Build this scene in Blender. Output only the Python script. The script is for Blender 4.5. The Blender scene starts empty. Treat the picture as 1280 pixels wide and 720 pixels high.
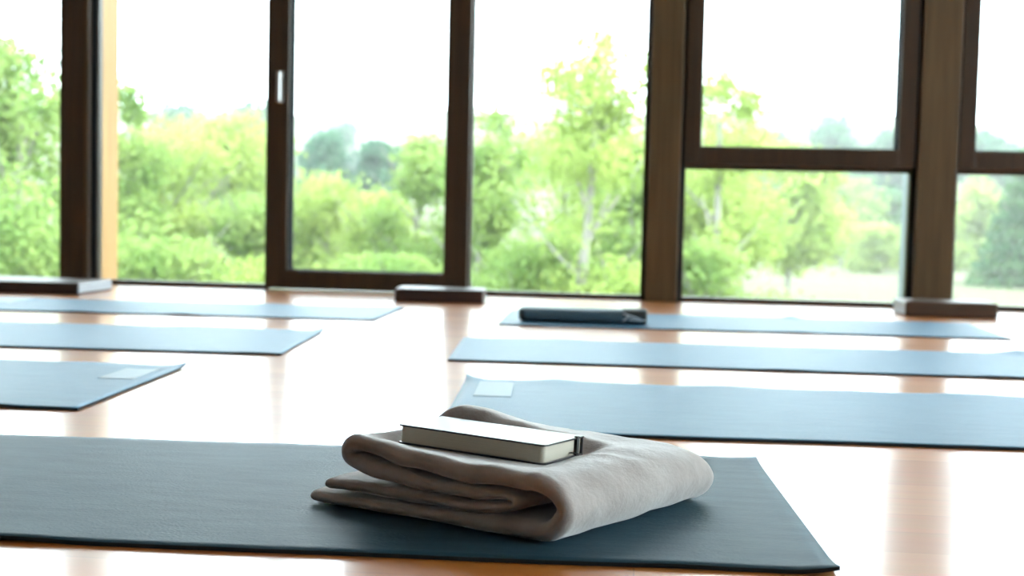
import bpy, bmesh, math, random
from mathutils import Vector, Matrix, noise
PI = math.pi
rnd = random.Random(7)
COL = bpy.context.scene.collection

# ---------------------------------------------------------------- materials
def mat(name, color=(.5, .5, .5), rough=.6, metal=0.0, spec=.5):
    m = bpy.data.materials.new(name); m.use_nodes = True
    b = m.node_tree.nodes['Principled BSDF']
    b.inputs['Base Color'].default_value = (*color, 1)
    b.inputs['Roughness'].default_value = rough
    b.inputs['Metallic'].default_value = metal
    b.inputs['Specular IOR Level'].default_value = spec
    return m, m.node_tree, b

def N(t, kind, **kw):
    n = t.nodes.new(kind)
    for k, v in kw.items():
        if k.startswith('_'): setattr(n, k[1:], v)
        else: n.inputs[k].default_value = v
    return n

def noise_col(t, b, c1, c2, scale, stretch=(1, 1, 1), detail=4, lo=.35, hi=.65):
    co = N(t, 'ShaderNodeTexCoord'); mp = N(t, 'ShaderNodeMapping'); mp.inputs['Scale'].default_value = stretch
    t.links.new(co.outputs['Object'], mp.inputs['Vector'])
    nz = N(t, 'ShaderNodeTexNoise', Scale=scale, Detail=detail); t.links.new(mp.outputs[0], nz.inputs['Vector'])
    r = N(t, 'ShaderNodeValToRGB'); r.color_ramp.elements[0].position = lo; r.color_ramp.elements[1].position = hi
    r.color_ramp.elements[0].color = (*c1, 1); r.color_ramp.elements[1].color = (*c2, 1)
    t.links.new(nz.outputs['Fac'], r.inputs['Fac']); t.links.new(r.outputs['Color'], b.inputs['Base Color'])
    return mp, nz

def bump(t, b, height, strength, dist):
    bp = N(t, 'ShaderNodeBump', Strength=strength, Distance=dist)
    t.links.new(height, bp.inputs['Height']); t.links.new(bp.outputs[0], b.inputs['Normal'])

M = {}
# floor: lacquered warm strip parquet, planks along x
m, t, b = mat('lacquered_oak_floor', rough=.4, spec=.12)
co = N(t, 'ShaderNodeTexCoord')
br = N(t, 'ShaderNodeTexBrick', Scale=1.0)
br.offset = .37; br.offset_frequency = 2
br.inputs['Brick Width'].default_value = 1.25; br.inputs['Row Height'].default_value = .095
br.inputs['Mortar Size'].default_value = .0006; br.inputs['Mortar Smooth'].default_value = .4
br.inputs['Color1'].default_value = (.66, .215, .038, 1); br.inputs['Color2'].default_value = (.80, .295, .065, 1)
br.inputs['Mortar'].default_value = (.42, .16, .04, 1)
t.links.new(co.outputs['Object'], br.inputs['Vector'])
mp = N(t, 'ShaderNodeMapping'); mp.inputs['Scale'].default_value = (1.2, 22, 1)
t.links.new(co.outputs['Object'], mp.inputs['Vector'])
nz = N(t, 'ShaderNodeTexNoise', Scale=2.0, Detail=6); t.links.new(mp.outputs[0], nz.inputs['Vector'])
mx = N(t, 'ShaderNodeMix', _data_type='RGBA', _blend_type='MULTIPLY'); mx.inputs[0].default_value = .25
t.links.new(br.outputs['Color'], mx.inputs[6]); t.links.new(nz.outputs['Color'], mx.inputs[7])
t.links.new(mx.outputs[2], b.inputs['Base Color'])
b.inputs['IOR'].default_value = 1.5
b.inputs['Coat Weight'].default_value = .85; b.inputs['Coat Roughness'].default_value = .18; b.inputs['Coat IOR'].default_value = 1.55
M['floor'] = m

def wood(name, c1, c2, rough=.5, vertical=True):
    m, t, b = mat(name, rough=rough)
    mp, nz = noise_col(t, b, c1, c2, 3.0, (14, 14, .8) if vertical else (.8, 14, 14), 6)
    bump(t, b, nz.outputs['Fac'], .15, .002)
    return m
M['frame'] = wood('dark_brown_frame', (.036, .021, .011), (.054, .031, .016), .42)
M['rail'] = wood('dark_brown_rail', (.036, .021, .011), (.054, .031, .016), .42, False)
M['post'] = wood('walnut_post', (.075, .046, .017), (.115, .072, .029), .5)
M['fin'] = wood('golden_larch_fin', (.15, .085, .019), (.19, .115, .030), .6)
M['metal'] = mat('brushed_steel', (.72, .71, .69), .28, 1.0)[0]
M['flash'] = mat('pale_blue_grey_metal', (.12, .16, .17), .45, .0)[0]
m, t, b = mat('white_plaster', rough=.85); mp, nz = noise_col(t, b, (.33, .32, .31), (.38, .37, .355), 3); M['plaster'] = m
m, t, b = mat('gasket_black', (.010, .012, .014), .9, 0, .15); M['gasket'] = m
# glass
m = bpy.data.materials.new('window_glass'); m.use_nodes = True; t = m.node_tree; t.nodes.clear()
o = N(t, 'ShaderNodeOutputMaterial'); tr = N(t, 'ShaderNodeBsdfTransparent'); gl = N(t, 'ShaderNodeBsdfGlossy', Roughness=.0)
tr.inputs['Color'].default_value = (.985, 1, .99, 1)
fr = N(t, 'ShaderNodeFresnel', IOR=1.35); ms = N(t, 'ShaderNodeMixShader')
t.links.new(fr.outputs[0], ms.inputs[0]); t.links.new(tr.outputs[0], ms.inputs[1]); t.links.new(gl.outputs[0], ms.inputs[2]); t.links.new(ms.outputs[0], o.inputs[0])
M['glass'] = m
# yoga mat
def mat_rubber(name, c1, c2, rough=.5, spec=.28):
    m, t, b = mat(name, rough=rough, spec=spec)
    noise_col(t, b, c1, c2, 9, (1, 5, 1), 5)
    co = N(t, 'ShaderNodeTexCoord')
    mp = N(t, 'ShaderNodeMapping'); mp.inputs['Scale'].default_value = (1, 2.6, 1); t.links.new(co.outputs['Object'], mp.inputs['Vector'])
    v = N(t, 'ShaderNodeTexVoronoi', Scale=230); t.links.new(mp.outputs[0], v.inputs['Vector'])
    n2 = N(t, 'ShaderNodeTexNoise', Scale=60, Detail=3); t.links.new(mp.outputs[0], n2.inputs['Vector'])
    ad = N(t, 'ShaderNodeMath', _operation='ADD'); t.links.new(v.outputs['Distance'], ad.inputs[0]); t.links.new(n2.outputs['Fac'], ad.inputs[1])
    bump(t, b, ad.outputs[0], .35, .0012)
    return m
M['mat_near'] = mat_rubber('charcoal_blue_rubber', (.022, .064, .092), (.032, .080, .112), .52, .14)
M['mat'] = mat_rubber('slate_blue_rubber', (.038, .155, .260), (.048, .178, .290), .50)
M['matedge'] = mat('mat_edge_rubber', (.012, .016, .02), .8)[0]
M['patch'] = mat('pale_printed_patch', (.26, .38, .44), .55)[0]
# blanket
m, t, b = mat('taupe_fleece', rough=.95, spec=.15)
mp, nz = noise_col(t, b, (.43, .385, .36), (.53, .485, .455), 26, (1, 1, 1), 5)
b.inputs['Sheen Weight'].default_value = .7; b.inputs['Sheen Roughness'].default_value = .5
n3 = N(t, 'ShaderNodeTexNoise', Scale=55, Detail=6, Roughness=.65); co = N(t, 'ShaderNodeTexCoord'); t.links.new(co.outputs['Object'], n3.inputs['Vector'])
bump(t, b, n3.outputs['Fac'], .55, .004)
M['fleece'] = m
# book
M['cover'] = mat('glossy_black_cover', (.018, .022, .028), .30, spec=.8)[0]
m, t, b = mat('cream_pages', rough=.8)
co = N(t, 'ShaderNodeTexCoord'); mp = N(t, 'ShaderNodeMapping'); mp.inputs['Scale'].default_value = (.1, .1, 40)
t.links.new(co.outputs['Object'], mp.inputs['Vector']); nz = N(t, 'ShaderNodeTexNoise', Scale=40, Detail=2); t.links.new(mp.outputs[0], nz.inputs['Vector'])
r = N(t, 'ShaderNodeValToRGB'); r.color_ramp.elements[0].color = (.50, .46, .37, 1); r.color_ramp.elements[1].color = (.66, .62, .52, 1)
t.links.new(nz.outputs['Fac'], r.inputs[0]); t.links.new(r.outputs[0], b.inputs['Base Color']); M['pages'] = m
M['band'] = mat('black_elastic', (.02, .025, .025), .7)[0]
# blocks
M['block'] = wood('dark_brown_block', (.028, .014, .012), (.045, .022, .018), .45, False)
M['block2'] = wood('walnut_block', (.060, .032, .018), (.09, .05, .028), .45, False)
M['label'] = mat('pale_strap_and_sky_lit_end', (.50, .58, .66), .4)[0]  # pale straps, and sky light coloured onto the block ends
M['rolled'] = mat_rubber('dark_petrol_rubber', (.060, .105, .135), (.075, .125, .16), .5)
# outdoors
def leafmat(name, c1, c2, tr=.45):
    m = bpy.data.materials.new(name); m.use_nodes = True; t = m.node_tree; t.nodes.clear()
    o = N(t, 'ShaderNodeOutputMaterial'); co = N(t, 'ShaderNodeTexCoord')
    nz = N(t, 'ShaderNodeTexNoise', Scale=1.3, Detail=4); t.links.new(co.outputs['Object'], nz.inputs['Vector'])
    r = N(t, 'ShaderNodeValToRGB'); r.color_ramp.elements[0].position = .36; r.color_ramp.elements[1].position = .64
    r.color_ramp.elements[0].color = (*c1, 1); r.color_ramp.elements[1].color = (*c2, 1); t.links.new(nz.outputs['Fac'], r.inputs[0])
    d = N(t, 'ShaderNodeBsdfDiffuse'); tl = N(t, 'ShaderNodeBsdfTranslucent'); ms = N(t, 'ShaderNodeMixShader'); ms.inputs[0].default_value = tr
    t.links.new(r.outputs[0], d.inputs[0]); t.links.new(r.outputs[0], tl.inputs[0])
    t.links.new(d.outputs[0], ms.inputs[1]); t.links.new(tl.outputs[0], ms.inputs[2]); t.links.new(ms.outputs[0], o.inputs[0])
    return m
M['leaf_light'] = leafmat('yellow_green_leaves', (.21, .30, .078), (.33, .41, .125))
M['leaf_mid'] = leafmat('fresh_green_leaves', (.15, .25, .072), (.27, .36, .115))
M['leaf_deep'] = leafmat('deep_green_leaves', (.05, .125, .055), (.11, .20, .08))
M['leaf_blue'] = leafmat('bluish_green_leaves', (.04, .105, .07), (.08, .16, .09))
M['bark'] = mat('pale_bark', (.20, .19, .165), .9)[0]
m, t, b = mat('meadow_grass', rough=.95, spec=.1); noise_col(t, b, (.062, .073, .036), (.080, .090, .050), .07, (1, 1, 1), 8); M['grass'] = m
m, t, b = mat('hill_grass', rough=.95, spec=.1); noise_col(t, b, (.30, .40, .22), (.55, .52, .34), .02, (1, 1, 1), 6); M['hill'] = m
m, t, b = mat('terrace_stone', rough=.9); noise_col(t, b, (.10, .10, .09), (.14, .135, .125), 5); M['stone'] = m

# ---------------------------------------------------------------- helpers
def link(name, bm, m, parent=None, smooth=False):
    me = bpy.data.meshes.new(name); bmesh.ops.recalc_face_normals(bm, faces=bm.faces[:]); bm.to_mesh(me); bm.free()
    for mm in (m if isinstance(m, (list, tuple)) else [m]): me.materials.append(mm)
    if smooth:
        for p in me.polygons: p.use_smooth = True
    o = bpy.data.objects.new(name, me); COL.objects.link(o)
    if parent: o.parent = parent
    return o

def bx(bm, x0, x1, y0, y1, z0, z1, bev=0.0, seg=2):
    r = bmesh.ops.create_cube(bm, size=1)
    vs = r['verts']
    for v in vs:
        v.co = Vector(((x0 + x1) / 2 + v.co.x * (x1 - x0), (y0 + y1) / 2 + v.co.y * (y1 - y0), (z0 + z1) / 2 + v.co.z * (z1 - z0)))
    if bev:
        es = list({e for v in vs for e in v.link_edges})
        bmesh.ops.bevel(bm, geom=es, offset=bev, segments=seg, affect='EDGES', profile=.5)

def box(name, dims, m, parent=None, bev=0.0, seg=2):
    bm = bmesh.new(); bx(bm, *dims, bev, seg); return link(name, bm, m, parent)

def empty(name, loc=(0, 0, 0), rz=0):
    o = bpy.data.objects.new(name, None); COL.objects.link(o); o.location = loc; o.rotation_euler = (0, 0, rz); o.empty_display_size = .1
    return o

def tag(o, label=None, cat=None, group=None, kind=None):
    if label: o['label'] = label
    if cat: o['category'] = cat
    if group: o['group'] = group
    if kind: o['kind'] = kind
    return o
def struct(o, label=None):
    o['kind'] = 'structure'
    if label: o['label'] = label
    return o

# ---------------------------------------------------------------- room shell
WY = 5.80                                   # plane of the glazing frames
struct(box('floor', (-5.4, 5.0, -4.0, 5.90, -.12, 0), M['floor']), 'glossy orange-brown strip wood floor')
struct(box('ceiling', (-5.6, 5.2, -4.2, 5.95, 2.80, 2.95), M['plaster']))
struct(box('wall_left', (-5.6, -5.4, -4.0, 5.90, -.12, 2.80), M['plaster']))
struct(box('wall_back', (-5.4, 5.0, -4.2, -4.0, -.12, 2.80), M['plaster']))
bm = bmesh.new()
bx(bm, 5.0, 5.2, -4.0, -.6, -.12, 2.8); bx(bm, 5.0, 5.2, 5.2, 5.90, -.12, 2.8)
struct(link('wall_right', bm, M['plaster']))
bm = bmesh.new()
bx(bm, -5.4, -4.30, 5.76, 5.90, 0, 2.8); bx(bm, 3.95, 5.0, 5.76, 5.90, 0, 2.8); bx(bm, -4.30, 3.95, 5.76, 5.90, 2.66, 2.8)
struct(link('wall_front', bm, M['plaster']))

def post(name, x0, x1, m, y0=5.715, y1=5.86, label=None):
    bm = bmesh.new(); bx(bm, x0, x1, y0, y1, 0, 2.66, .004)
    return struct(link(name, bm, m), label)

# posts between the bays
pa = post('trim_1', -2.800, -2.655, M['frame'], y1=5.82, label='dark brown window post at the left')
box('cover_strip', (-2.674, -2.664, 5.712, 5.81, 0, 2.66), M['post'], pa)
box('side_jamb', (-2.655, -2.640, 5.75, 5.81, 0, 2.66), M['gasket'], pa)
struct(pa)
pc = post('trim_2', .012, .158, M['post'], label='wide brown wooden window post in the middle')
box('shadow_joint', (.158, .174, 5.745, 5.86, 0, 2.66), M['gasket'], pc)
box('left_joint', (.000, .012, 5.745, 5.86, 0, 2.66), M['gasket'], pc)
pd_ = post('trim_3', 1.208, 1.378, M['post'], label='wide brown wooden window post at the right')
box('shadow_joint', (1.194, 1.208, 5.745, 5.86, 0, 2.66), M['gasket'], pd_)
box('right_joint', (1.378, 1.386, 5.745, 5.86, 0, 2.66), M['gasket'], pd_)
post('trim_4', 2.42, 2.60, M['post']); post('trim_5', 3.70, 3.95, M['post']); post('trim_6', -4.30, -4.17, M['frame'])

def frame_ring(name, x0, x1, z0, z1, w_l, w_r, w_b, w_t, y0, y1, parent, m='frame'):
    bm = bmesh.new()
    bx(bm, x0, x0 + w_l, y0, y1, z0, z1, .003); bx(bm, x1 - w_r, x1, y0, y1, z0, z1, .003)
    bx(bm, x0 + w_l - .002, x1 - w_r + .002, y0, y1 - .001, z0, z0 + w_b, .003); bx(bm, x0 + w_l - .002, x1 - w_r + .002, y0, y1 - .001, z1 - w_t, z1, .003)
    return link(name, bm, M[m], parent)
def gasket_ring(x0, x1, z0, z1, w, y0, y1, parent):
    return frame_ring('gasket', x0, x1, z0, z1, w, w, w, w, y0, y1, parent, 'gasket')
def pane(x0, x1, z0, z1, y, parent):
    o = box('pane', (x0, x1, y, y + .006, z0, z1), M['glass'], parent); return o

def fixed_window(n, x0, x1, z0=0.0, z1=2.66, parent=None):
    w = parent
    if not w:
        w = empty('window_%d' % n, ((x0 + x1) / 2, WY, 0)); struct(w)
    dx = w.location.x
    def rel(o): o.matrix_parent_inverse = Matrix.Translation((-dx, -WY, 0)); return o
    rel(frame_ring('frame', x0, x1, z0, z1, .010, .010, .022, .03, 5.77, 5.82, w))
    rel(pane(x0 + .008, x1 - .008, z0 + .020, z1 - .02, WY, w))
    return w
def sash(w, x0, x1, z0, z1, wl, wr, wb, wt):
    dx = w.location.x
    def rel(o): o.matrix_parent_inverse = Matrix.Translation((-dx, -WY, 0)); return o
    rel(frame_ring('sash', x0, x1, z0, z1, wl, wr, wb, wt, 5.728, 5.845, w))
    rel(gasket_ring(x0 + wl - .002, x1 - wr + .002, z0 + wb - .002, z1 - wt + .002, .006, 5.745, 5.83, w))
    rel(pane(x0 + wl, x1 - wr, z0 + wb, z1 - wt, WY, w))

fixed_window(1, -4.17, -2.800)
fixed_window(2, -2.640, -1.786)
w3 = empty('window_3', (-1.30, WY, 0)); struct(w3, 'tall dark brown tilting sash with a steel handle')
sash(w3, -1.786, -.817, 0.006, 2.655, .106, .110, .088, .08)
# espagnolette handle
hd = bmesh.new(); bx(hd, -.013, .013, -.008, 0, -.075, .075, .005)
h = link('handle_plate', hd, M['metal'], w3); h.matrix_parent_inverse = Matrix(); h.location = (-1.716 + 1.30, 5.728 - WY, .955)
hb = bmesh.new()
bmesh.ops.create_cone(hb, segments=20, radius1=.009, radius2=.009, depth=.04, cap_ends=True, matrix=Matrix.Translation((0, -.022, .055)) @ Matrix.Rotation(PI / 2, 4, 'X'))
bx(hb, -.010, .010, -.050, -.036, -.075, .070, .006, 3)
link('handle', hb, M['metal'], h)
fixed_window(4, -.817, .000)
def two_part(n, x0, x1):
    w = empty('window_%d' % n, ((x0 + x1) / 2, WY, 0)); struct(w)
    fixed_window(n, x0, x1, 0.0, .640, parent=w)
    sash(w, x0, x1, .630, 2.655, .072, .072, .081, .08)
    return w
two_part(5, .174, 1.194); two_part(6, 1.386, 2.42); two_part(7, 2.60, 3.70)
# glazed right-hand wall (beside the camera, lights the room)
for i, (y0, y1) in enumerate(((-.6, 1.33), (1.33, 3.27), (3.27, 5.2))):
    w = empty('window_%d' % (8 + i), (5.1, (y0 + y1) / 2, 0)); struct(w)
    bm = bmesh.new()
    bx(bm, -.08, .08, -(y1 - y0) / 2, -(y1 - y0) / 2 + .07, 0, 2.8); bx(bm, -.08, .08, (y1 - y0) / 2 - .07, (y1 - y0) / 2, 0, 2.8)
    bx(bm, -.078, .078, -(y1 - y0) / 2 + .07, (y1 - y0) / 2 - .07, 0, .06); bx(bm, -.078, .078, -(y1 - y0) / 2 + .07, (y1 - y0) / 2 - .07, 2.66, 2.8)
    link('frame', bm, M['frame'], w)
    box('pane', (-.003, .003, -(y1 - y0) / 2 + .07, (y1 - y0) / 2 - .07, .06, 2.66), M['glass'], w)

# timber fins standing outside the glazing
f = box('timber_fin', (-2.80, -2.700, 5.885, 6.16, -.14, 2.95), M['fin'], None, .004)
tag(f, 'sunlit golden timber fin outside the glass right of the left window post', 'fin')
f = box('metal_fin', (1.232, 1.33, 5.90, 6.16, -.14, 2.95), M['flash'], None, .004)
tag(f, 'pale blue-grey metal fin outside the glass behind the right window post', 'fin')

# ---------------------------------------------------------------- yoga mats
def yoga_mat(corners, m, label, cat='yoga mat', curl=None, patch=None, seed=0, th=.005):
    """corners: back-left, back-right, front-right, front-left on the floor."""
    BL, BR, FR, FL = [Vector((c[0], c[1], 0)) * .9864 for c in corners]
    cen = (BL + BR + FR + FL) / 4
    root = empty('yoga_mat', cen)
    tag(root, label, cat, 'yoga mats laid out in rows on the floor')
    nx, ny = 90, 34
    def P(s, q):   # s along length, q front->back
        a = FL.lerp(FR, s); b_ = BL.lerp(BR, s); p = a.lerp(b_, q)
        wv = noise.noise(Vector((s * 9 + seed * 7.3, q * 1.5, seed)))
        edge = min(1, (abs(q - .5) * 2) ** 3)
        p.y += .006 * noise.noise(Vector((s * 6, seed * 3.1, 2 if q > .5 else 5))) * edge
        z = max(0, wv - .12) * .006 * edge
        if curl:
            for (cs, cq, r, hgt) in curl:
                d = math.hypot((s - cs) * (FR - FL).length, (q - cq) * (BL - FL).length)
                if d < r: z += hgt * (1 - d / r) ** 1.6
        return p - cen + Vector((0, 0, z))
    bm = bmesh.new(); top = []; bot = []
    for j in range(ny + 1):
        rt, rb = [], []
        for i in range(nx + 1):
            p = P(i / nx, j / ny); rt.append(bm.verts.new(p + Vector((0, 0, th)))); rb.append(bm.verts.new(p + Vector((0, 0, .0004))))
        top.append(rt); bot.append(rb)
    for j in range(ny):
        for i in range(nx):
            bm.faces.new((top[j][i], top[j][i + 1], top[j + 1][i + 1], top[j + 1][i])); bm.faces.new((bot[j][i], bot[j + 1][i], bot[j + 1][i + 1], bot[j][i + 1]))
    side = []
    for i in range(nx):
        for j in (0, ny): side.append(bm.faces.new((top[j][i], top[j][i + 1], bot[j][i + 1], bot[j][i])))
    for j in range(ny):
        for i in (0, nx): side.append(bm.faces.new((top[j][i], top[j + 1][i], bot[j + 1][i], bot[j][i])))
    for fc in bm.faces: fc.smooth = True
    for fc in side: fc.material_index = 1; fc.smooth = False
    link('mat_sheet', bm, [m, M['matedge']], root)
    if patch:
        s0, s1, q0, q1 = patch
        bm = bmesh.new(); g = [[], []]; K = 8
        for k, dz in ((0, th + .0012), (1, th + .0002)):
            for j in range(K + 1):
                g[k].append([bm.verts.new(P(s0 + (s1 - s0) * i / K, q0 + (q1 - q0) * j / K) + Vector((0, 0, dz))) for i in range(K + 1)])
        for j in range(K):
            for i in range(K):
                bm.faces.new((g[0][j][i], g[0][j][i + 1], g[0][j + 1][i + 1], g[0][j + 1][i])); bm.faces.new((g[1][j][i], g[1][j + 1][i], g[1][j + 1][i + 1], g[1][j][i + 1]))
        for i in range(K):
            for j in (0, K): bm.faces.new((g[0][j][i], g[0][j][i + 1], g[1][j][i + 1], g[1][j][i])); bm.faces.new((g[0][i][j], g[0][i + 1][j], g[1][i + 1][j], g[1][i][j]))
        o = link('printed_patch', bm, M['patch'], root); o['label'] = 'pale printed patch in the corner'
    return root

yoga_mat([(-1.500, 1.857), (.185, 1.950), (.218, 1.330), (-1.49, 1.258)], M['mat_near'],
         'charcoal blue yoga mat nearest the camera, under the folded blanket', curl=[(1, 0, .05, .006), (1, 1, .06, .004)], seed=1)
yoga_mat([(-.392, 2.782), (1.33, 2.830), (1.345, 2.190), (-.344, 2.105)], M['mat'],
         'blue yoga mat on the right, directly behind the folded blanket', curl=[(0, 1, .05, .010), (.12, 1, .12, .006)], patch=(.02, .065, .60, .93), seed=2)
yoga_mat([(-.539, 3.740), (1.190, 3.812), (1.175, 3.196), (-.492, 3.144)], M['mat'],
         'blue yoga mat on the right, third row from the camera', curl=[(.96, 1, .09, .012)], seed=3)
yoga_mat([(-.516, 4.928), (1.262, 4.963), (1.243, 4.316), (-.49, 4.241)], M['mat'],
         'pale blue yoga mat on the right closest to the windows, under a rolled mat', curl=[(.62, 1, .06, .012)], seed=4)
yoga_mat([(-2.79, 2.780), (-1.068, 2.825), (-1.024, 2.167), (-2.86, 2.130)], M['mat'],
         'blue yoga mat at the left edge with a pale patch near its corner', curl=[(1, 1, .05, .008)], patch=(.935, .98, .60, .86), seed=5)
yoga_mat([(-2.72, 3.690), (-.991, 3.802), (-.930, 3.130), (-2.72, 3.035)], M['mat'],
         'blue yoga mat on the left, third row from the camera', curl=[(1, 1, .05, .008)], seed=6)
yoga_mat([(-2.650, 4.730), (-.945, 4.869), (-.930, 4.250), (-2.62, 4.150)], M['mat'],
         'pale blue yoga mat on the left closest to the windows', patch=(.04, .14, .55, .95), seed=7)

# ---------------------------------------------------------------- blocks by the window
def block(loc, rz, L, D, Hh, m, label, lit_end=0):
    r = box('yoga_block', (-L / 2, L / 2, 0, D, 0, Hh), m, None, .007, 3)
    r.location = loc; r.rotation_euler = (0, 0, rz)
    if lit_end:
        x0, x1 = (L / 2 - .002, L / 2 + .0025) if lit_end > 0 else (-L / 2 - .0025, -L / 2 + .002)
        box('sky_lit_end', (x0, x1, .006, D - .006, .006, Hh - .006), M['label'], r, .002)['label'] = 'end face coloured pale blue-grey for sky light'  # thin plate, its pale colour stands for sky light on the block end
    return tag(r, label, 'yoga block', 'long low blocks along the windows')
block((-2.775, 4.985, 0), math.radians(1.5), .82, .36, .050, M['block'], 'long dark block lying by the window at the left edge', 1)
block((-.858, 5.195, 0), math.radians(4), .378, .235, .056, M['block'], 'dark block lying in front of the tall opening window sash')
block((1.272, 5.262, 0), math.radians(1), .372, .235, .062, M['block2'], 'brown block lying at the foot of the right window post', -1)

# ---------------------------------------------------------------- rolled mat on the far right mat
rt = empty('rolled_mat', (-.205, 4.300, .0055), math.radians(1.2))
tag(rt, 'flattened dark petrol rolled mat lying on the pale far right yoga mat', 'rolled mat')
def roll_part(name, x0, x1, ry, rz_, m, parent, e=.012, nx=14, seg=36, wob=.0015):
    bm = bmesh.new(); rings = []
    for i in range(nx + 1):
        s = i / nx; x = x0 + (x1 - x0) * s
        d = min(s, 1 - s) * (x1 - x0); k = 1 if d > e else math.sqrt(max(0, 1 - ((e - d) / e) ** 2)) * .25 + .75
        ring = []
        for j in range(seg):
            a = 2 * PI * j / seg
            c, s_ = math.cos(a), math.sin(a)
            y = math.copysign(abs(c) ** .75, c) * ry * k; z = math.copysign(abs(s_) ** .75, s_) * rz_ * k
            w = wob * noise.noise(Vector((x * 14, j * .25, 3)))
            ring.append(bm.verts.new((x, y + ry, z + rz_ + (w if z > 0 else 0))))
        rings.append(ring)
    for a, b_ in zip(rings, rings[1:]):
        for j in range(seg): bm.faces.new((a[j], a[(j + 1) % seg], b_[(j + 1) % seg], b_[j]))
    bm.faces.new(rings[0][::-1]); bm.faces.new(rings[-1])
    return link(name, bm, m, parent, True)
roll_part('roll', -.222, .222, .055, .0255, M['rolled'], rt, nx=30)
roll_part('end_sleeve', .135, .226, .0565, .0268, M['band'], rt, e=.004)
sp = bmesh.new()
for (xa, xb, za, zb) in ((.142, .20, .040, .022), (.165, .218, .018, .017), (.142, .165, .012, .034)):
    d = Vector((xb - xa, 0, zb - za)); Lq = d.length; an = math.atan2(zb - za, xb - xa)
    mtx = Matrix.Translation(((xa + xb) / 2, -.0015, (za + zb) / 2)) @ Matrix.Rotation(-an, 4, 'Y') @ Matrix.Diagonal((Lq, .003, .005, 1))
    bmesh.ops.create_cube(sp, size=1, matrix=mtx)
o = link('strap', sp, M['label'], rt); o['label'] = 'pale crossed straps at the end'

# ---------------------------------------------------------------- folded blanket
A0 = Vector((-.420, 1.537, 0)) * .979; U = Vector((.9043, -.4269, 0)); V = Vector((.4269, .9043, 0))
BOOK_P0 = Vector((-.109, 1.462, .098)); BOOK_P1 = Vector((-.304, 1.540, .103)); BOOK_P2 = Vector((-.0597, 1.5609, .093))
bxu = (BOOK_P1 - BOOK_P0); BL_ = bxu.length; bxu.normalize()
byu = (BOOK_P2 - BOOK_P0); BW_ = byu.length; byu.normalize()
bn = byu.cross(bxu); bn = bn if bn.z > 0 else -bn; bn.normalize(); byu = (bn.cross(bxu)).normalized() * (1 if bn.cross(bxu).dot(byu) > 0 else -1)
BT = .0245
Bbot = BOOK_P0 - bn * BT
PATH = [(.010, .008, .0070), (.04, .0075, .0072), (.10, .0075, .0072), (.18, .0085, .008), (.25, .0095, .0105), (.31, .0105, .0115), (.348, .0135, .0118), (.3635, .034, .0108),
        (.358, .053, .0108), (.338, .0650, .011), (.30, .0680, .0112), (.25, .0675, .0118), (.20, .069, .0125), (.15, .0755, .0120), (.11, .083, .0110), (.083, .0865, .0105), (.064, .0835, .0095),
        (.0575, .072, .0095), (.068, .061, .0105), (.095, .056, .0125), (.13, .0515, .0110), (.17, .0450, .0085), (.22, .0445, .0082), (.26, .0465, .0070), (.288, .0465, .0060),
        (.300, .0405, .0055), (.292, .0345, .0060), (.265, .0305, .0072), (.22, .0275, .0080), (.16, .0265, .0082), (.10, .0285, .0085), (.06, .0290, .0082), (.028, .0270, .0075)]
def catmull(pts, n):
    out = []
    P = [pts[0]] + pts + [pts[-1]]
    for i in range(1, len(P) - 2):
        p0, p1, p2, p3 = P[i - 1], P[i], P[i + 1], P[i + 2]
        for k in range(n):
            q = k / n
            out.append(tuple(.5 * ((2 * b) + (-a + c) * q + (2 * a - 5 * b + 4 * c - d) * q * q + (-a + 3 * b - 3 * c + d) * q ** 3) for a, b, c, d in zip(p0, p1, p2, p3)))
    out.append(pts[-1]); return out
CL = catmull(PATH, 7)
NP = len(CL)
def sstep(a, b, x):
    q = max(0, min(1, (x - a) / (b - a))); return q * q * (3 - 2 * q)
def ztop(u):       # outer top height of the stack
    tab = [(0, .03), (.05, .085), (.083, .097), (.11, .094), (.15, .0875), (.2, .0815), (.25, .0793), (.3, .0792), (.334, .0755), (.36, .055), (.4, .03)]
    for (a, za), (b, zb) in zip(tab, tab[1:]):
        if u <= b: return za + (zb - za) * max(0, (u - a)) / (b - a)
    return .03
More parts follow.
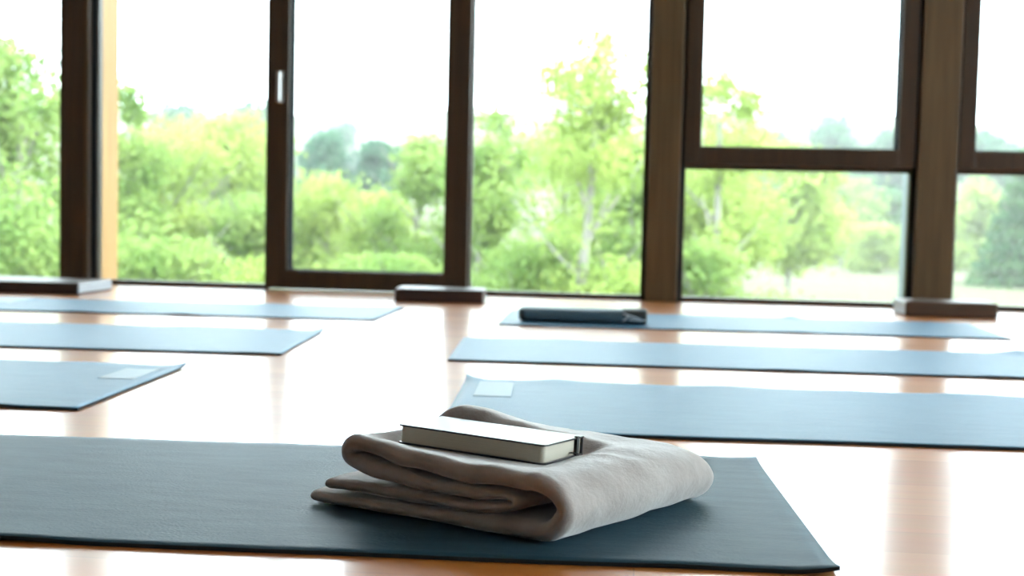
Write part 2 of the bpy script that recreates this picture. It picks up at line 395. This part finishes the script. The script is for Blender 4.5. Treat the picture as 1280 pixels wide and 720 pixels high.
def blanket():
    bm = bmesh.new(); NV = 64; rings = []
    for iv in range(NV + 1):
        q = iv / NV
        # denser slices near both ends for the rounded edges
        q = .5 - .5 * math.cos(PI * q) * (1 - .25 * math.sin(PI * q) ** 2)
        q = max(0, min(1, q))
        left, right = [], []
        for k, (u, z, h) in enumerate(CL):
            a = CL[max(0, k - 1)]; b = CL[min(NP - 1, k + 1)]
            tx, tz = b[0] - a[0], b[1] - a[1]; l = math.hypot(tx, tz) or 1; nx_, nz_ = -tz / l, tx / l
            s = k / NP
            off = .007 * noise.noise(Vector((s * 9, 1.7, 0))) + .0035 * noise.noise(Vector((s * 31, 4.2, 0))) - .006 * sstep(.75, 1, s)
            Lv = .262 + .22 * max(0, u - .05) + .010 * noise.noise(Vector((s * 7, 9, 0)))
            v = q * (Lv + off) - off
            d0 = q * Lv; d1 = (1 - q) * Lv; e = .011
            k0 = math.sqrt(max(0.02, 1 - (max(0, e - d0) / e) ** 2)); k1 = math.sqrt(max(0.02, 1 - (max(0, .022 - d1) / .022) ** 2))
            hh = h * k0 * k1 * (1 + .20 * noise.noise(Vector((s * 26, v * 22, 3))))
            # wavy drape, growing with height
            lift = z / .085
            wz = .0055 * noise.noise(Vector((u * 13, v * 11, 7))) * lift + .0018 * noise.noise(Vector((u * 40, v * 26, 17))) * lift
            wz += .0030 * noise.noise(Vector((u * 24, v * 8, round(s * 5) * 3.3))) * sstep(.0, .02, z) * (1 - sstep(.07, .09, z))
            wz += .0065 * lift * math.exp(-((v - .235) / .024) ** 2) * math.exp(-((u - .12) / .12) ** 2)   # raised rumple behind the book
            wz += .004 * lift * math.exp(-((v - .15 - .5 * (u - .30)) / .012) ** 2) * math.exp(-((u - .30) / .05) ** 2)
            wz -= .018 * lift * sstep(.20, .36, v) * sstep(.24, .40, u)
            uu = u + .125 * v * sstep(.05, .36, u) + .010 * (1 - lift) * 0 + .004 * noise.noise(Vector((v * 9, s * 8, 11)))
            if u < .1: uu += -.05 * v * 0
            for sgn, lst in ((1, left), (-1, right)):
                pu, pz = uu + nx_ * hh * sgn, z + wz + nz_ * hh * sgn
                # the book presses the stack down / the stack supports the book
                W = A0 + U * pu + V * v
                rel = W - BOOK_P0
                # footprint coordinates (xy)
                ax, ay = Vector((bxu.x, bxu.y, 0)), Vector((byu.x, byu.y, 0))
                fu, fv = rel.x * ax.x + rel.y * ax.y, rel.x * ay.x + rel.y * ay.y
                du = max(0, -fu, fu - BL_); dv = max(0, -fv * .4, fv - BW_); dd = math.hypot(du, dv)
                wgt = 1 - sstep(0, .035, dd)
                if wgt > 0:
                    zb = Bbot.z - ((W.x - Bbot.x) * bn.x + (W.y - Bbot.y) * bn.y) / bn.z - .0008 - .0030 * (1 - sstep(0, .03, min(BL_ - fu, fu, BW_ - fv, fv) if dd == 0 else 0))
                    zt = ztop(u) + wz
                    pz += (zb - zt) * wgt * max(0, min(1, pz / zt)) ** 1.3
                pz = .0066 + max(0, pz) * .955
                lst.append(A0 + U * pu + V * v + Vector((0, 0, pz)))
            if k in (0, NP - 1):
                pass
        # round tips
        def tip(pl, pr, base, direction):
            c = (pl + pr) / 2; r = (pl - pr) / 2; out = []
            for a in (45, 90, 135):
                an = math.radians(a); out.append(c + r * math.cos(an) + direction * r.length * math.sin(an))
            return out
        d_end = ((left[-1] + right[-1]) / 2 - (left[-3] + right[-3]) / 2).normalized()
        d_st = ((left[0] + right[0]) / 2 - (left[2] + right[2]) / 2).normalized()
        pts = left + tip(left[-1], right[-1], None, d_end) + right[::-1] + tip(right[0], left[0], None, d_st)
        rings.append([bm.verts.new(p) for p in pts])
    n = len(rings[0])
    for a, b in zip(rings, rings[1:]):
        for j in range(n): bm.faces.new((a[j], a[(j + 1) % n], b[(j + 1) % n], b[j]))
    # end strips: bridge the left and right outline of each end slice
    for R in (rings[0], rings[-1]):
        for k in range(NP - 1):
            j = NP + 3 + (NP - 1 - k)
            bm.faces.new((R[k], R[k + 1], R[j - 1], R[j]))
        bm.faces.new([R[NP - 1], R[NP], R[NP + 1], R[NP + 2], R[NP + 3]]); bm.faces.new([R[2 * NP + 2], R[2 * NP + 3], R[2 * NP + 4], R[2 * NP + 5], R[0]])
    return bm
bl = link('blanket', blanket(), M['fleece'], None, True)
tag(bl, 'grey-taupe fleece blanket folded in layers on the nearest mat', 'blanket')

# ---------------------------------------------------------------- notebook on the blanket
bk = empty('notebook')
R3 = Matrix((bxu, byu, bn)).transposed()
if R3.determinant() < 0:   # keep a right-handed frame: x from the left corner towards the front corner
    R3 = Matrix((-bxu, byu, bn)).transposed(); org = BOOK_P0 + bxu * BL_ - bn * BT
else:
    org = BOOK_P0 - bn * BT
bk.matrix_world = Matrix.Translation(org) @ R3.to_4x4()
tag(bk, 'closed black hardcover notebook with cream pages lying on the blanket', 'book')
ct = .0022
def rounded_slab(x0, x1, y0, y1, z0, z1, r, corners):
    bm = bmesh.new(); pts = []
    cs = [(x0, y0, 180), (x1, y0, 270), (x1, y1, 0), (x0, y1, 90)]
    for i, (cx, cy, a0) in enumerate(cs):
        if corners[i]:
            ox = cx + (r if cx == x0 else -r); oy = cy + (r if cy == y0 else -r)
            for k in range(6): a = math.radians(a0 + 90 * k / 5); pts.append((ox + r * math.cos(a), oy + r * math.sin(a)))
        else: pts.append((cx, cy))
    lo = [bm.verts.new((p[0], p[1], z0)) for p in pts]; hi = [bm.verts.new((p[0], p[1], z1)) for p in pts]
    bm.faces.new(lo[::-1]); bm.faces.new(hi)
    for i in range(len(pts)): j = (i + 1) % len(pts); bm.faces.new((lo[i], lo[j], hi[j], hi[i]))
    return bm
link('page_block', rounded_slab(.003, BL_ - .003, .003, BW_ - .004, ct, BT - ct, .006, (1, 1, 0, 0)), M['pages'], bk)
link('cover', rounded_slab(0, BL_, 0, BW_, BT - ct, BT, .007, (1, 1, 0, 0)), M['cover'], bk)['label'] = 'glossy black front cover'
link('cover', rounded_slab(0, BL_, 0, BW_, 0, ct, .007, (1, 1, 0, 0)), M['cover'], bk)['label'] = 'black back cover'
sb = bmesh.new(); bx(sb, 0, BL_, BW_ - .004, BW_, 0, BT, .0018, 3); link('spine', sb, M['cover'], bk)
eb = bmesh.new()
bx(eb, BL_ - .0035, BL_ + .0012, BW_ - .022, BW_ - .015, -.0003, BT + .0012, .0006)
link('elastic_band', eb, M['band'], bk)
rbm = bmesh.new(); bx(rbm, BL_ - .004, BL_ + .010, BW_ - .036, BW_ - .030, .006, .0068); link('ribbon', rbm, M['band'], bk)

# ---------------------------------------------------------------- outdoors
def ground_z(x, y):
    z = -.30 - 2.2 * sstep(7.5, 16, y)
    z += 15.0 * sstep(125, 200, y + .25 * x) * (1 + .35 * noise.noise(Vector((x * .012, 1, 0))))
    z += 22.0 * sstep(230, 420, y)
    z += .10 * noise.noise(Vector((x * .12, y * .12, 0)))
    return z
bm = bmesh.new(); xs = [-320 + 640 * i / 120 for i in range(121)]
ys = [6.3 + (430 - 6.3) * (j / 110) ** 2.1 for j in range(111)]
g = [[bm.verts.new((x * (.10 + .90 * (j / 110) ** 1.3), y, ground_z(x * (.10 + .90 * (j / 110) ** 1.3), y))) for x in xs] for j, y in enumerate(ys)]
for j in range(110):
    for i in range(120): bm.faces.new((g[j][i], g[j][i + 1], g[j + 1][i + 1], g[j + 1][i]))
tag(link('meadow', bm, M['grass'], None, True), 'pale yellow-green meadow sloping away beyond the windows', 'meadow', kind='structure')
struct(box('terrace', (-9, 9, 5.90, 7.6, -.40, -.14), M['stone']))

def leaf(bm, c, size, r_):
    n = Vector((r_.gauss(0, 1), r_.gauss(0, 1), r_.gauss(0, 1))).normalized(); a = n.orthogonal().normalized(); b = n.cross(a)
    th = r_.uniform(0, 2 * PI); a, b = a * math.cos(th) + b * math.sin(th), b * math.cos(th) - a * math.sin(th)
    w = size * r_.uniform(.35, .6); L = size * r_.uniform(.8, 1.2)
    vs = [bm.verts.new(c - a * L / 2), bm.verts.new(c + b * w / 2 + n * size * .08), bm.verts.new(c + a * L / 2), bm.verts.new(c - b * w / 2 + n * size * .08)]
    bm.faces.new(vs)

def trunk_bm(pts, bm=None, seg=7):
    bm = bm or bmesh.new(); rings = []
    for p, r in pts: rings.append([bm.verts.new(Vector(p) + Vector((r * math.cos(2 * PI * k / seg), r * math.sin(2 * PI * k / seg), 0))) for k in range(seg)])
    for a, b in zip(rings, rings[1:]):
        for k in range(seg): bm.faces.new((a[k], a[(k + 1) % seg], b[(k + 1) % seg], b[k]))
    bm.faces.new(rings[0][::-1]); bm.faces.new(rings[-1]); return bm

def tree(x, y, top, rad, leafm, label, cat='tree', n=6500, size=.13, sparse=0.0, base=None, conifer=False, low=.05, lean=0.0, airy=False, name='tree', seed=None, group='trees beyond the windows'):
    r_ = random.Random(seed if seed is not None else int(x * 31 + y * 17))
    gz = ground_z(x, y) if base is None else base
    H = top - gz; rad *= 1.0 if y > 100 else 1.22; n = int(n * 1.45); size *= 1.12
    root = empty(name, (x, y, gz)); tag(root, label, cat, group)
    cz0 = H * low
    tb = trunk_bm([((-lean * H, 0, -.2), .013 * H + .02), ((-lean * H * .6, 0, H * .35), .010 * H + .01), ((-.1 * lean * H, 0, H * .8), .007 * H + .01)])
    for k in range(7):
        a = r_.uniform(0, 2 * PI); z0 = H * r_.uniform(.2, .7); L = rad * r_.uniform(.5, .9); sx = -lean * (H - z0)
        trunk_bm([((sx, 0, z0), .008 * H), ((sx + math.cos(a) * L * .5, math.sin(a) * L * .5, z0 + L * .5), .005 * H), ((sx + math.cos(a) * L, math.sin(a) * L, z0 + L * 1.05), .002 * H)], tb, 5)
    link('trunk', tb, M['bark'], root)
    bm = bmesh.new()
    if conifer:
        tiers = 11
        for i in range(n):
            tt = r_.random() ** .75; ti = int(tt * tiers); zf = 1 - (ti + .5) / tiers
            R_ = rad * (1.05 - zf) * r_.uniform(.3, 1.05); a = r_.uniform(0, 2 * PI)
            z = H * (.06 + .94 * zf) - .22 * R_ + r_.gauss(0, .02 * H)
            leaf(bm, Vector((R_ * math.cos(a), R_ * math.sin(a), z)), size, r_)
    else:
        blobs = []
        nb = 22
        for k in range(nb):
            h = r_.uniform(.52, 1) if airy and k > 4 else r_.uniform(0, 1) ** .9; zc = cz0 + (H - cz0) * (h * .86 + .02)
            env = math.sqrt(max(.02, 1 - ((h - .76) / .30) ** 2)) if airy else math.sin(PI * min(1, (.26 + .70 * h))) ** .45
            a = r_.uniform(0, 2 * PI); rr = rad * env * math.sqrt(r_.random()) * .72
            blobs.append((Vector((rr * math.cos(a) - lean * (H - zc), rr * math.sin(a), zc)), rad * r_.uniform(.26, .46)))
        blobs.append((Vector((0, 0, H - rad * .32)), rad * .32))
        for i in range(n):
            c, R_ = blobs[int(r_.random() * len(blobs))]
            d = Vector((r_.gauss(0, 1), r_.gauss(0, 1), r_.gauss(0, 1))).normalized() * R_ * (r_.random() ** .4) * (1 + .25 * r_.gauss(0, 1) * (1 + sparse))
            d.z *= .85
            p = c + d
            if p.z > H: p.z = H - r_.random() * .15 * rad
            if p.z < .02 * H: continue
            leaf(bm, p, size, r_)
    link('foliage', bm, M[leafm], root)
    return root

T = [
 (-11.11, 21.17, 3.60, 2.0, 'leaf_mid', 'full green tree filling the leftmost window pane', dict(n=11000, size=.14)),
 (-10.15, 23.6, 2.95, 1.0, 'leaf_mid', 'narrow green tree just right of the timber fin', dict(n=5000)),
 (-10.47, 26.22, 2.55, 1.7, 'leaf_light', 'light green tree in the pane left of the handle sash, left half', dict()),
 (-10.0, 29.31, 2.85, 1.9, 'leaf_light', 'light green tree in the pane left of the handle sash, right half', dict()),
 (-8.35, 26.0, .75, 1.5, 'leaf_mid', 'low green tree behind the handle sash stile', dict()),
 (-7.14, 27.53, 1.35, 1.7, 'leaf_light', 'low yellow-green tree inside the handle sash, lower left', dict()),
 (-5.75, 26.0, .9, 1.3, 'leaf_light', 'low yellow-green tree inside the handle sash, bottom centre', dict()),
 (-4.55, 24.81, 2.10, 1.15, 'leaf_mid', 'rounded green tree at the right side of the handle sash', dict()),
 (-8.64, 39.44, 1.1, 2.2, 'leaf_light', 'pale green tree in front of the dark bluish copse', dict(size=.18)),
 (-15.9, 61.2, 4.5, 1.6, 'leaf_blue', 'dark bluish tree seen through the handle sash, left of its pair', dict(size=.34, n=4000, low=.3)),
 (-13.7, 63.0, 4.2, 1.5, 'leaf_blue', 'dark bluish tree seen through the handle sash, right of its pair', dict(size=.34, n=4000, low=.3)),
 (-.70, 19.2, 3.55, 1.30, 'leaf_light', 'tall airy tree with a pale slanting trunk left of the middle post', dict(n=4600, size=.11, sparse=.5, low=.2, airy=True, lean=.06)),
 (-2.80, 22.99, 2.6, 1.2, 'leaf_mid', 'green tree just right of the handle sash', dict(lean=.10)),
 (-1.75, 27.11, 2.75, 2.2, 'leaf_light', 'broad light green tree behind the airy tall tree', dict(n=9000)),
 (-.25, 24.25, 2.15, 1.2, 'leaf_mid', 'green tree against the left edge of the middle post', dict()),
 (1.35, 23.47, 3.40, .95, 'leaf_light', 'airy tree top showing in the upper pane right of the middle post', dict(n=2800, size=.11, sparse=.5, low=.3, airy=True)),
 (2.0, 29.57, 2.95, 2.2, 'leaf_light', 'broad bright green tree across the transom right of the middle post', dict(n=9000, size=.15)),
 (5.4, 47.16, 3.4, 2.0, 'leaf_light', 'light green round tree at the left rim of the meadow', dict(size=.24, low=.25)),
 (14.02, 92.35, 3.8, 3.6, 'leaf_mid', 'green tree at the far side of the meadow, in the middle', dict(size=.45, n=4000)),
 (10.9, 96.0, 3.3, 2.6, 'leaf_deep', 'deep green tree at the far side of the meadow, left of the pale one', dict(size=.45, n=3500)),
 (14.3, 78.0, .55, 2.1, 'leaf_light', 'low yellow-green bush in the middle of the meadow', dict(size=.34, n=3500, name='bush', cat='bush')),
 (17.9, 94.73, 3.2, 2.0, 'leaf_deep', 'small deep green tree left of the right window post', dict(size=.45, n=3000)),
 (22.24, 88.17, 3.9, 2.8, 'leaf_light', 'light green tree between the right post and the spruce', dict(size=.42, n=3500)),
 (19.6, 64.81, 6.0, 2.6, 'leaf_deep', 'dark spruce at the right edge of the picture', dict(size=.36, n=8000, conifer=True)),
 # beyond the frame, for neighbouring viewpoints
 (-14.6, 23.0, 3.2, 2.2, 'leaf_mid', 'full green tree beyond the left edge of the view', dict(n=7000)),
 (25.5, 70.0, 5.0, 3.4, 'leaf_mid', 'broad green tree beyond the right edge of the view', dict(size=.36, n=5000)),
]
for (x, y, top, rad, lm, lab, kw) in T: tree(x, y, top, rad, lm, lab, **kw)
# distant wooded ridge: a row of far crowns
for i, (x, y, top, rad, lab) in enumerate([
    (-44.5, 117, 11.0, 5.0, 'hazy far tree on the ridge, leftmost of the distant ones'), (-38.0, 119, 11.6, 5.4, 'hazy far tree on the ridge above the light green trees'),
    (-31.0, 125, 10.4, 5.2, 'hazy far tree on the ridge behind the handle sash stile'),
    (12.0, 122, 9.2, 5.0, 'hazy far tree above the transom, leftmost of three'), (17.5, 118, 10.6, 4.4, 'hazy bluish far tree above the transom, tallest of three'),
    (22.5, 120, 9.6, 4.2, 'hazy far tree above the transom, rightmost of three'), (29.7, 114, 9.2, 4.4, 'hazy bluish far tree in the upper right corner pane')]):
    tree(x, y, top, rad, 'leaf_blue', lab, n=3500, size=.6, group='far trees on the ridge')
for i, (x, y, top, rad, lm, lab) in enumerate([
    (-13.0, 31.0, .9, 1.7, 'leaf_mid', 'low shrub under the trees right of the timber fin'), (-6.6, 21.5, -.35, 1.3, 'leaf_light', 'low shrub at the bottom left of the handle sash'),
    (-4.0, 20.5, -.3, 1.2, 'leaf_mid', 'low shrub at the bottom right of the handle sash'), (-1.9, 20.0, .2, 1.3, 'leaf_mid', 'low shrub at the foot of the airy tall tree'),
    (-8.3, 21.0, -.1, 1.3, 'leaf_mid', 'low shrub below the light green trees left of the sash'), (1.15, 22.5, .1, 1.15, 'leaf_mid', 'low shrub low in the pane right of the middle post'),
    (-.4, 19.0, -.1, 1.0, 'leaf_light', 'low shrub left of the middle post foot')]):
    tree(x, y, top, rad, lm, lab, 'shrub', n=4500, size=.12, name='shrub', group='shrubs under the trees', low=.02)

# ---------------------------------------------------------------- light mist outside
hz = bmesh.new(); bx(hz, -330, 330, 9.0, 440, -4, 60)
m = bpy.data.materials.new('summer_haze'); m.use_nodes = True; t = m.node_tree; t.nodes.clear()
o = N(t, 'ShaderNodeOutputMaterial'); vs = N(t, 'ShaderNodeVolumeScatter', Density=.0012, Anisotropy=.3); vs.inputs['Color'].default_value = (1, 1, 1, 1)
t.links.new(vs.outputs[0], o.inputs['Volume'])
hzo = link('haze', hz, m); tag(hzo, 'thin bright summer haze over the meadow and trees', 'haze', kind='stuff')

# ---------------------------------------------------------------- sky and sun
w = bpy.data.worlds.new('sky'); bpy.context.scene.world = w; w.use_nodes = True
t = w.node_tree; bg = t.nodes['Background']
bg.inputs['Color'].default_value = (.80, .93, 1.0, 1); bg.inputs['Strength'].default_value = 11.0
sl = bpy.data.lights.new('sun', 'SUN'); sl.energy = 12.0; sl.angle = math.radians(2); sl.color = (1, .95, .86)
so = bpy.data.objects.new('sun', sl); COL.objects.link(so)
d = Vector((.64, .03, .74)).normalized(); so.rotation_euler = d.to_track_quat('Z', 'Y').to_euler(); so.location = (20, 0, 20)

# ---------------------------------------------------------------- camera
F = 1550.0
cam = bpy.data.cameras.new('camera'); co = bpy.data.objects.new('camera', cam); COL.objects.link(co)
cam.sensor_width = 36; cam.lens = F / 1280 * 36; cam.clip_start = .05; cam.clip_end = 1000
co.matrix_world = Matrix.Translation((0, 0, .368)) @ Matrix.Rotation(math.radians(6), 4, 'Z') @ Matrix.Rotation(PI / 2 - math.atan(88 / F), 4, 'X') @ Matrix.Rotation(.0235, 4, 'Z')
cam.dof.use_dof = True; cam.dof.focus_distance = 1.6; cam.dof.aperture_fstop = cam.lens / 9.0
sc = bpy.context.scene; sc.camera = co
sc.view_settings.view_transform = 'Standard'; sc.view_settings.look = 'None'; sc.view_settings.gamma = 1; sc.view_settings.exposure = 0.0
sc.cycles.max_bounces = 10; sc.cycles.transparent_max_bounces = 24; sc.cycles.volume_bounces = 0; sc.cycles.sample_clamp_indirect = 8
